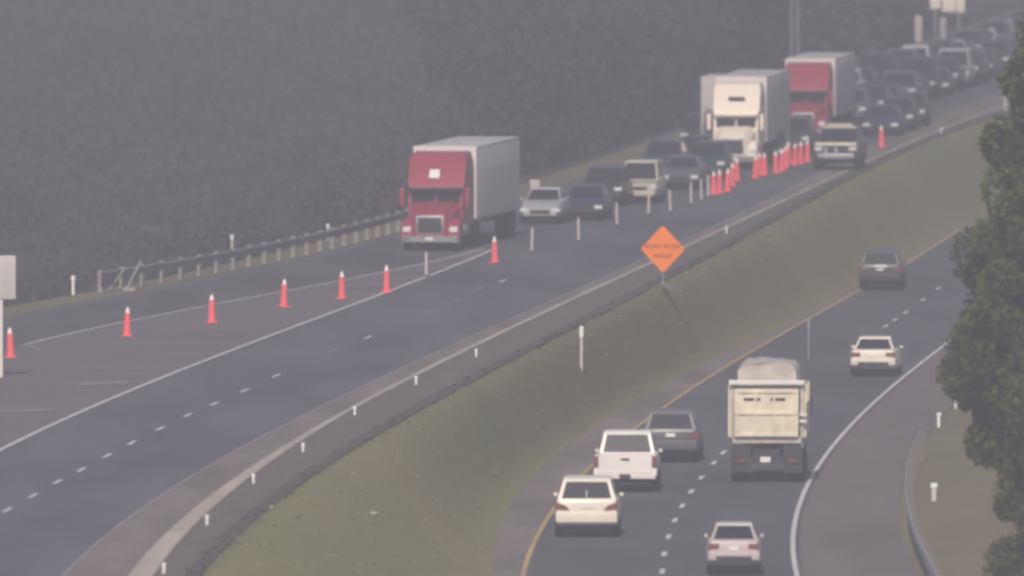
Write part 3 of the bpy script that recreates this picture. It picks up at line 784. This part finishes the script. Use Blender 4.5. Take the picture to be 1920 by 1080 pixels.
# -- far queue along two lanes (individual cars)
rg = random.Random(17)
paints = [PGREY2, PBLUE, PGREY, PGREY2, PTEAL, PGREY, PBLUE, PSILC, PWC, PTEAL, PGREY2, PBLUE]
pn = {'paint_charcoal': 'charcoal', 'paint_dark_blue': 'dark blue', 'paint_dark_grey': 'grey', 'paint_dark_teal': 'dark teal', 'paint_silver': 'silver', 'paint_cool_white': 'white'}
posn = []
for lane, x0, ys in ((0, 2.2, 968), (1, 5.6, 1026), (2, 8.6, 1003)):
    y = ys
    while y < 1262:
        if not (lane == 1 and y < 1024) and not (lane == 2 and y > 1030):
            posn.append((lane, cLE(y) + x0 + rg.uniform(-.25, .25), y))
        y += rg.uniform(6.6, 9.0) if lane < 2 else rg.uniform(7.5, 13)
        if lane == 2 and y > 1120: y += 2
ordn = ['leftmost', 'middle', 'right']
refs = [(1000, 'beside the cream semi trailer'), (1030, 'beside the farther red semi'), (1075, 'just behind the farther red semi'), (1130, 'before the upright panels'), (1185, 'by the upright panels'), (1240, 'beyond the cream sign'), (2000, 'in the upper right corner')]
seen = {}
for i, (lane, x, y) in enumerate(posn):
    k = rg.choice(['sedan', 'suv', 'sedan', 'suv', 'pickup', 'van'] if lane < 2 else ['sedan', 'suv'])
    pt = rg.choice(paints) if lane < 2 else rg.choice([PGREY2, PBLUE, PTEAL])
    ref = next(t for yy, t in refs if y < yy)
    c = proto(k, pt, NM[k])
    lab = '%s %s in the %s lane, %s' % (pn[pt.name], CN[k], ordn[lane], ref)
    seen.setdefault(lab, []).append(c)
    tag(c, lab, CT[k], G_Q)
    a = cLE.ang(y)
    c.location = (x, y, .03); c.rotation_euler = (0, 0, math.pi - a); s = rg.uniform(.95, 1.05); c.scale = (s,)*3
ORD = ['nearest', 'second nearest', 'third nearest', 'fourth nearest', 'fifth nearest', 'sixth nearest']
for lab, cs in seen.items():
    if len(cs) > 1:
        cs.sort(key=lambda c: c.location.y)
        for n_, c in enumerate(cs): c['label'] = '%s %s' % (ORD[n_], lab)

# ------------------------------------------------------------------ cones, tubes, posts
def make_cone(name, m_low, m_top, h=1.0, slim=False):
    r = empty(name)
    b = .20 if not slim else .10
    bm = bmesh.new(); abox(bm, -b, b, -b, b, 0, .05, .01); fin('base', bm, DARKP if slim else CONE, r)
    r0, r1 = (.14, .055) if not slim else (.055, .05)
    zs = h * (.80 if not slim else .6)
    rm = r0 + (r1 - r0) * .6
    cyl('body', (0,0,.05), (0,0,zs), r0, m_low, r, r1=rm if slim else rm*1.15, n=14)
    cyl('collar', (0,0,zs), (0,0,h*.95), rm + .004, m_top, r, r1=r1, n=14)
    cyl('handle', (0,0,h*.95), (0,0,h), r1*.6, m_top, r, n=10)
    return r
GC = 'traffic cones and tubes separating the closed lane'
coneP = tubeP = None
cones = [(20,672,'c','orange cone at the left edge of the picture under the pale sign'),
 (238,632,'c','second cone from the left on the white tapering line'),
 (397,607,'c','third cone from the left, tallest white top on the tapering line'),
 (532,577,'c','fourth cone from the left on the tapering line'),
 (641,562,'c','cone on the tapering line left of the red semi'),
 (725,550,'c','cone on the tapering line below the front of the red semi'),
 (799,520,'t','pale tube marker just below the front bumper of the red semi'),
 (928,494,'c','cone where the two white lines meet below the trailer'),
 (997,473,'t','pale tube marker below the silver sedan'),
 (1085,454,'t','pale tube marker below the dark blue sedan'),
 (1157,424,'t','short pale tube marker left of the orange sign under the van'),
 (1216,404,'t','pale tube marker directly above the orange sign'),
 (1257,399,'t','faint tube marker just right of the orange sign top'),
 (1296,385,'t','faint tube marker before the row of bright cones'),
 (1315,378,'t','first pale tube marker left of the bright cones'),
 (1328,370,'t','second pale tube marker left of the bright cones'),
 (1349,363,'c','cone just left of the brightest cone'),
 (1364,361,'c','brightest orange red cone in front of the dark teal car'),
 (1338,366,'c','leftmost of the bright cones'),
 (1373,350,'c','cone between the brightest cone and its right neighbour'),
 (1416,335,'c','left one of a close pair below the trailer of the cream semi'),
 (1434,330,'c','shorter cone just right of the close pair below the trailer'),
 (1466,322,'c','cone right of the one with a long white top'),
 (1474,316,'c','cone at the left end of the tight group'),
 (1382,340,'c','cone just right of the brightest cone'),
 (1424,330,'c','right one of a close pair below the trailer of the cream semi'),
 (1455,326,'c','cone with a long white top between the two semis'),
 (1479,308,'c','first cone of the tight group left of the dark pickup'),
 (1490,311,'c','second cone of the tight group left of the dark pickup'),
 (1501,308,'c','third cone of the tight group left of the dark pickup'),
 (1514,305,'c','cone of the tight group nearest the dark pickup'),
 (1616,315,'t','pale tube marker at the right side of the dark pickup'),
 (1653,277,'c','lone pinkish cone on the empty pavement right of the dark pickup'),
]
cone1 = make_cone('traffic_cone', CONE, WHITE_P, 1.05)
tube1 = make_cone('tube_marker', TUBE, TUBE, 0.98, slim=True)
fc = ft = True
for u, v, k, lab in cones:
    if k == 'c':
        o = cone1 if fc else copy_tree(cone1); fc = False; cat = 'traffic cone'
    else:
        o = tube1 if ft else copy_tree(tube1); ft = False; cat = 'tube marker'
    p = gp(u, v); o.location = (p.x, p.y, .03); tag(o, lab, cat, GC)
    rz = rg.uniform(-.5, .5); o.rotation_euler = (R(rg.uniform(-2, 2)), R(rg.uniform(-2, 2)), rz)

def stub(name, h, wd, m, capm=None):
    r = empty(name)
    box('post', -wd/2, wd/2, -.015, .015, -.1, h*.62, m, r)
    box('reflector', -wd*.7, wd*.7, -.025, .02, h*.62, h, capm or m, r)
    return r
GD = 'delineator posts along the pale gutter'
s1 = stub('delineator_post', .28, .065, WHITE_P)
for i, (u, v, lab) in enumerate([(307,1076,'short white marker at the bottom end of the gutter strip'),(388,985,'second short white marker up from the bottom of the gutter'),
    (475,907,'third short white marker up from the bottom of the gutter'),(568,848,'fourth short white marker up from the bottom of the gutter'),
    (665,779,'fifth short white marker up from the bottom of the gutter'),(780,722,'sixth short white marker up the gutter, beside the dark ditch'),
    (893,670,'seventh short white marker up the gutter, left of the tall white post'),(1362,438,'short white marker right of the orange sign'),
    (1765,250,'short pale marker where the pavement edge meets the grass, upper right')]):
    o = s1 if i == 0 else copy_tree(s1)
    p = gp(u, v); o.location = (p.x, p.y, .02); tag(o, lab, 'marker post', GD)
def roadpost(u, v, z, h, wd, lab, m=WHITE_P, top=.25, topm=None):
    r = empty('marker_post'); p = gp(u, v, z); r.location = p; tag(r, lab, 'marker post')
    box('post', -wd/2, wd/2, -.03, .03, -.15, h*(1-top), m, r)
    box('reflector', -wd*.75, wd*.75, -.045, .03, h*(1-top), h, topm or WHITE_P, r)
def zpoint(u, v):
    """ground point on the sloping median seen at (u, v)"""
    best = None
    for z in np.arange(-3.0, 0.01, .05):
        p = gp(u, v, z); e = abs(zt(p.x, p.y) - z)
        if best is None or e < best[0]: best = (e, z)
    return best[1]
roadpost(1090, 695, zpoint(1090, 695), 1.60, .09, 'tall thin white post alone on the grass median', TUBE)
roadpost(1885, 208, 0, .85, .10, 'pale post near the big tree at the edge of the far grass', TUBE)
roadpost(1516, 672, zpoint(1516, 640), 1.5, .05, 'thin grey post on the grass beside the yellow line', GALV, topm=GALV)
roadpost(137, 552, -.1, .72, .10, 'small white post left of the guardrail end', WHITE_P)
roadpost(435, 478, -1.0, .85, .09, 'small white post behind the middle of the guardrail', TUBE)
roadpost(615, 450, -1.0, .70, .09, 'small white post behind the far part of the guardrail', TUBE)
roadpost(1705, 938, ZR, .42, .10, 'short white marker at the guardrail end, lower right', WHITE_P)
roadpost(1751, 940, ZR, .60, .14, 'wide pale marker behind the guardrail, lower right', TUBE)
roadpost(1760, 800, ZR, .50, .10, 'white marker on the shoulder left of the big tree', WHITE_P)
roadpost(1792, 765, ZR, .50, .10, 'white marker on the shoulder touching the big tree', WHITE_P)
roadpost(1732, 1062, ZR, .55, .10, 'white marker beside the guardrail at the bottom right', TUBE)
# diagonal strut at the guardrail end
r = empty('guardrail_anchor', gp(248, 545)); tag(r, 'slanted end anchor strut standing at the near guardrail end', 'anchor')
cyl('strut', (-.25,0,0), (.35,0,1.15), .06, GALV, r); cyl('brace', (-.9,0,0), (-.25,0,.9), .045, GALV, r); box('footing', -.35, .1, -.15, .15, 0, .12, CONCRETE, r)
# pale stone on the grass
bm = bmesh.new(); bmesh.ops.create_icosphere(bm, subdivisions=2, radius=.16)
for v_ in bm.verts: v_.co.x *= 1.3 + .2*math.sin(v_.co.y*30); v_.co.z *= .45
zz = zpoint(697, 963); o = fin('stone', bm, CONCRETE, None, 60); o.location = gp(697, 963, zz); tag(o, 'pale flat stone lying alone on the lower grass', 'stone')
zz = zpoint(510, 952)
bm = bmesh.new(); bmesh.ops.create_icosphere(bm, subdivisions=2, radius=.10)
for v_ in bm.verts: v_.co.z *= .6; v_.co.x *= 1.1 + .2*math.sin(v_.co.z*40)
o = fin('stone', bm, CONCRETE, None, 60); o.location = gp(510, 952, zz); tag(o, 'small pale stone in the ditch beside the gutter', 'stone')

# ------------------------------------------------------------------ signs
def work_sign():
    z = zpoint(1243, 546); p = gp(1243, 546, z)
    r = empty('road_work_sign', p); tag(r, 'orange diamond road work sign on a low stand at the median edge', 'sign')
    h = .92; zc = 1.62
    bm = bmesh.new()
    k = .05
    pts = [(0,h),(h,0),(0,-h),(-h,0)]
    ring_ = []
    for i in range(4):
        a = Vector(pts[i]); b0 = Vector(pts[i-1]); b1 = Vector(pts[(i+1) % 4])
        ring_ += [a + (b0-a)*k, a + (b1-a)*k]
    loft(bm, [[(q_.x, -.03, zc+q_.y) for q_ in ring_], [(q_.x, .0, zc+q_.y) for q_ in ring_]])
    pn_ = fin('panel', bm, ORANGE, r)
    for txt, zz, sz in (('ROAD WORK', zc+.10, .235), ('AHEAD', zc-.26, .235)):
        cu = bpy.data.curves.new('lettering', 'FONT'); cu.body = txt; cu.size = sz; cu.align_x = 'CENTER'; cu.align_y = 'CENTER'; cu.extrude = .004; cu.offset = .0
        o = bpy.data.objects.new('tmp', cu); COL.objects.link(o)
        bpy.context.view_layer.update()
        me = bpy.data.meshes.new_from_object(o.evaluated_get(bpy.context.evaluated_depsgraph_get()))
        bpy.data.objects.remove(o); me.materials.clear()
        l = link('lettering', me, INK, pn_); l.location = (0, -.036, zz); l.rotation_euler = (R(90), 0, 0)
    box('mast', -.03, .03, .01, .05, .25, zc+.7, GALV, r); box('crossbar', -.75, .75, .01, .035, zc-.03, zc+.03, GALV, r)
    for x, y in ((-.6,-.5),(.6,-.5),(-.6,.5),(.6,.5)): cyl('leg', (0,.03,.30), (x,y,.02), .022, GALV, r)
    r.rotation_euler = (0, 0, R(-22))
work_sign()
def panel_sign(u, v, ztop, zbot, wd, lab, m, name='road_sign', z=0, postm=GALV, px=0.0, cat='sign'):
    p = gp(u, v, z); r = empty(name, p); tag(r, lab, cat)
    box('panel', -wd/2, wd/2, -.03, .0, zbot, ztop, m, r, .01)
    box('post', px-.05, px+.05, .01, .11, -.1, ztop-.1, postm, r)
panel_sign(2, 708, 4.14, 2.66, 1.0, 'pale grey sign cut by the left edge of the picture', SIGNW, postm=PWC)
panel_sign(1722, 112, 2.55, .95, .40, 'left one of two pale upright panels above the far queue', SIGNW)
panel_sign(1768, 114, 2.50, .80, .34, 'right one of two pale upright panels above the far queue', TRAILD)
panel_sign(1003, 380, 1.0, .45, .42, 'small pale sign behind the silver sedan', SIGNW)
# cream sign of three panels
p = gp(1776, 104); r = empty('road_sign', p); tag(r, 'cream sign of three panels at the top edge above the far queue', 'sign')
for x0, x1, z0, z1 in ((-1.0,-.40,2.72,3.5),(-.30,.50,2.55,3.6),(.55,1.02,2.50,3.6)): box('panel', x0, x1, -.04, 0, z0, z1, CREAM, r, .01)
for x in (-.7, .7): box('post', x-.05, x+.05, .01, .1, -.1, 3.5, GALV, r)
# lamp posts
for u, v, lab in ((1484, 150, 'left of two thin pale lamp posts above the farther red semi'), (1496, 150, 'right of two thin pale lamp posts above the farther red semi')):
    p = gp(u, v); r = empty('lamp_post', p); tag(r, lab, 'lamp post')
    cyl('pole', (0,0,0), (0,0,8.5), .075, GALV, r, r1=.05)
    cyl('arm', (0,0,8.4), (1.2,-.2,8.9), .04, GALV, r); box('lamp_head', 1.1, 1.7, -.35, -.1, 8.85, 9.0, GALV, r, .03)
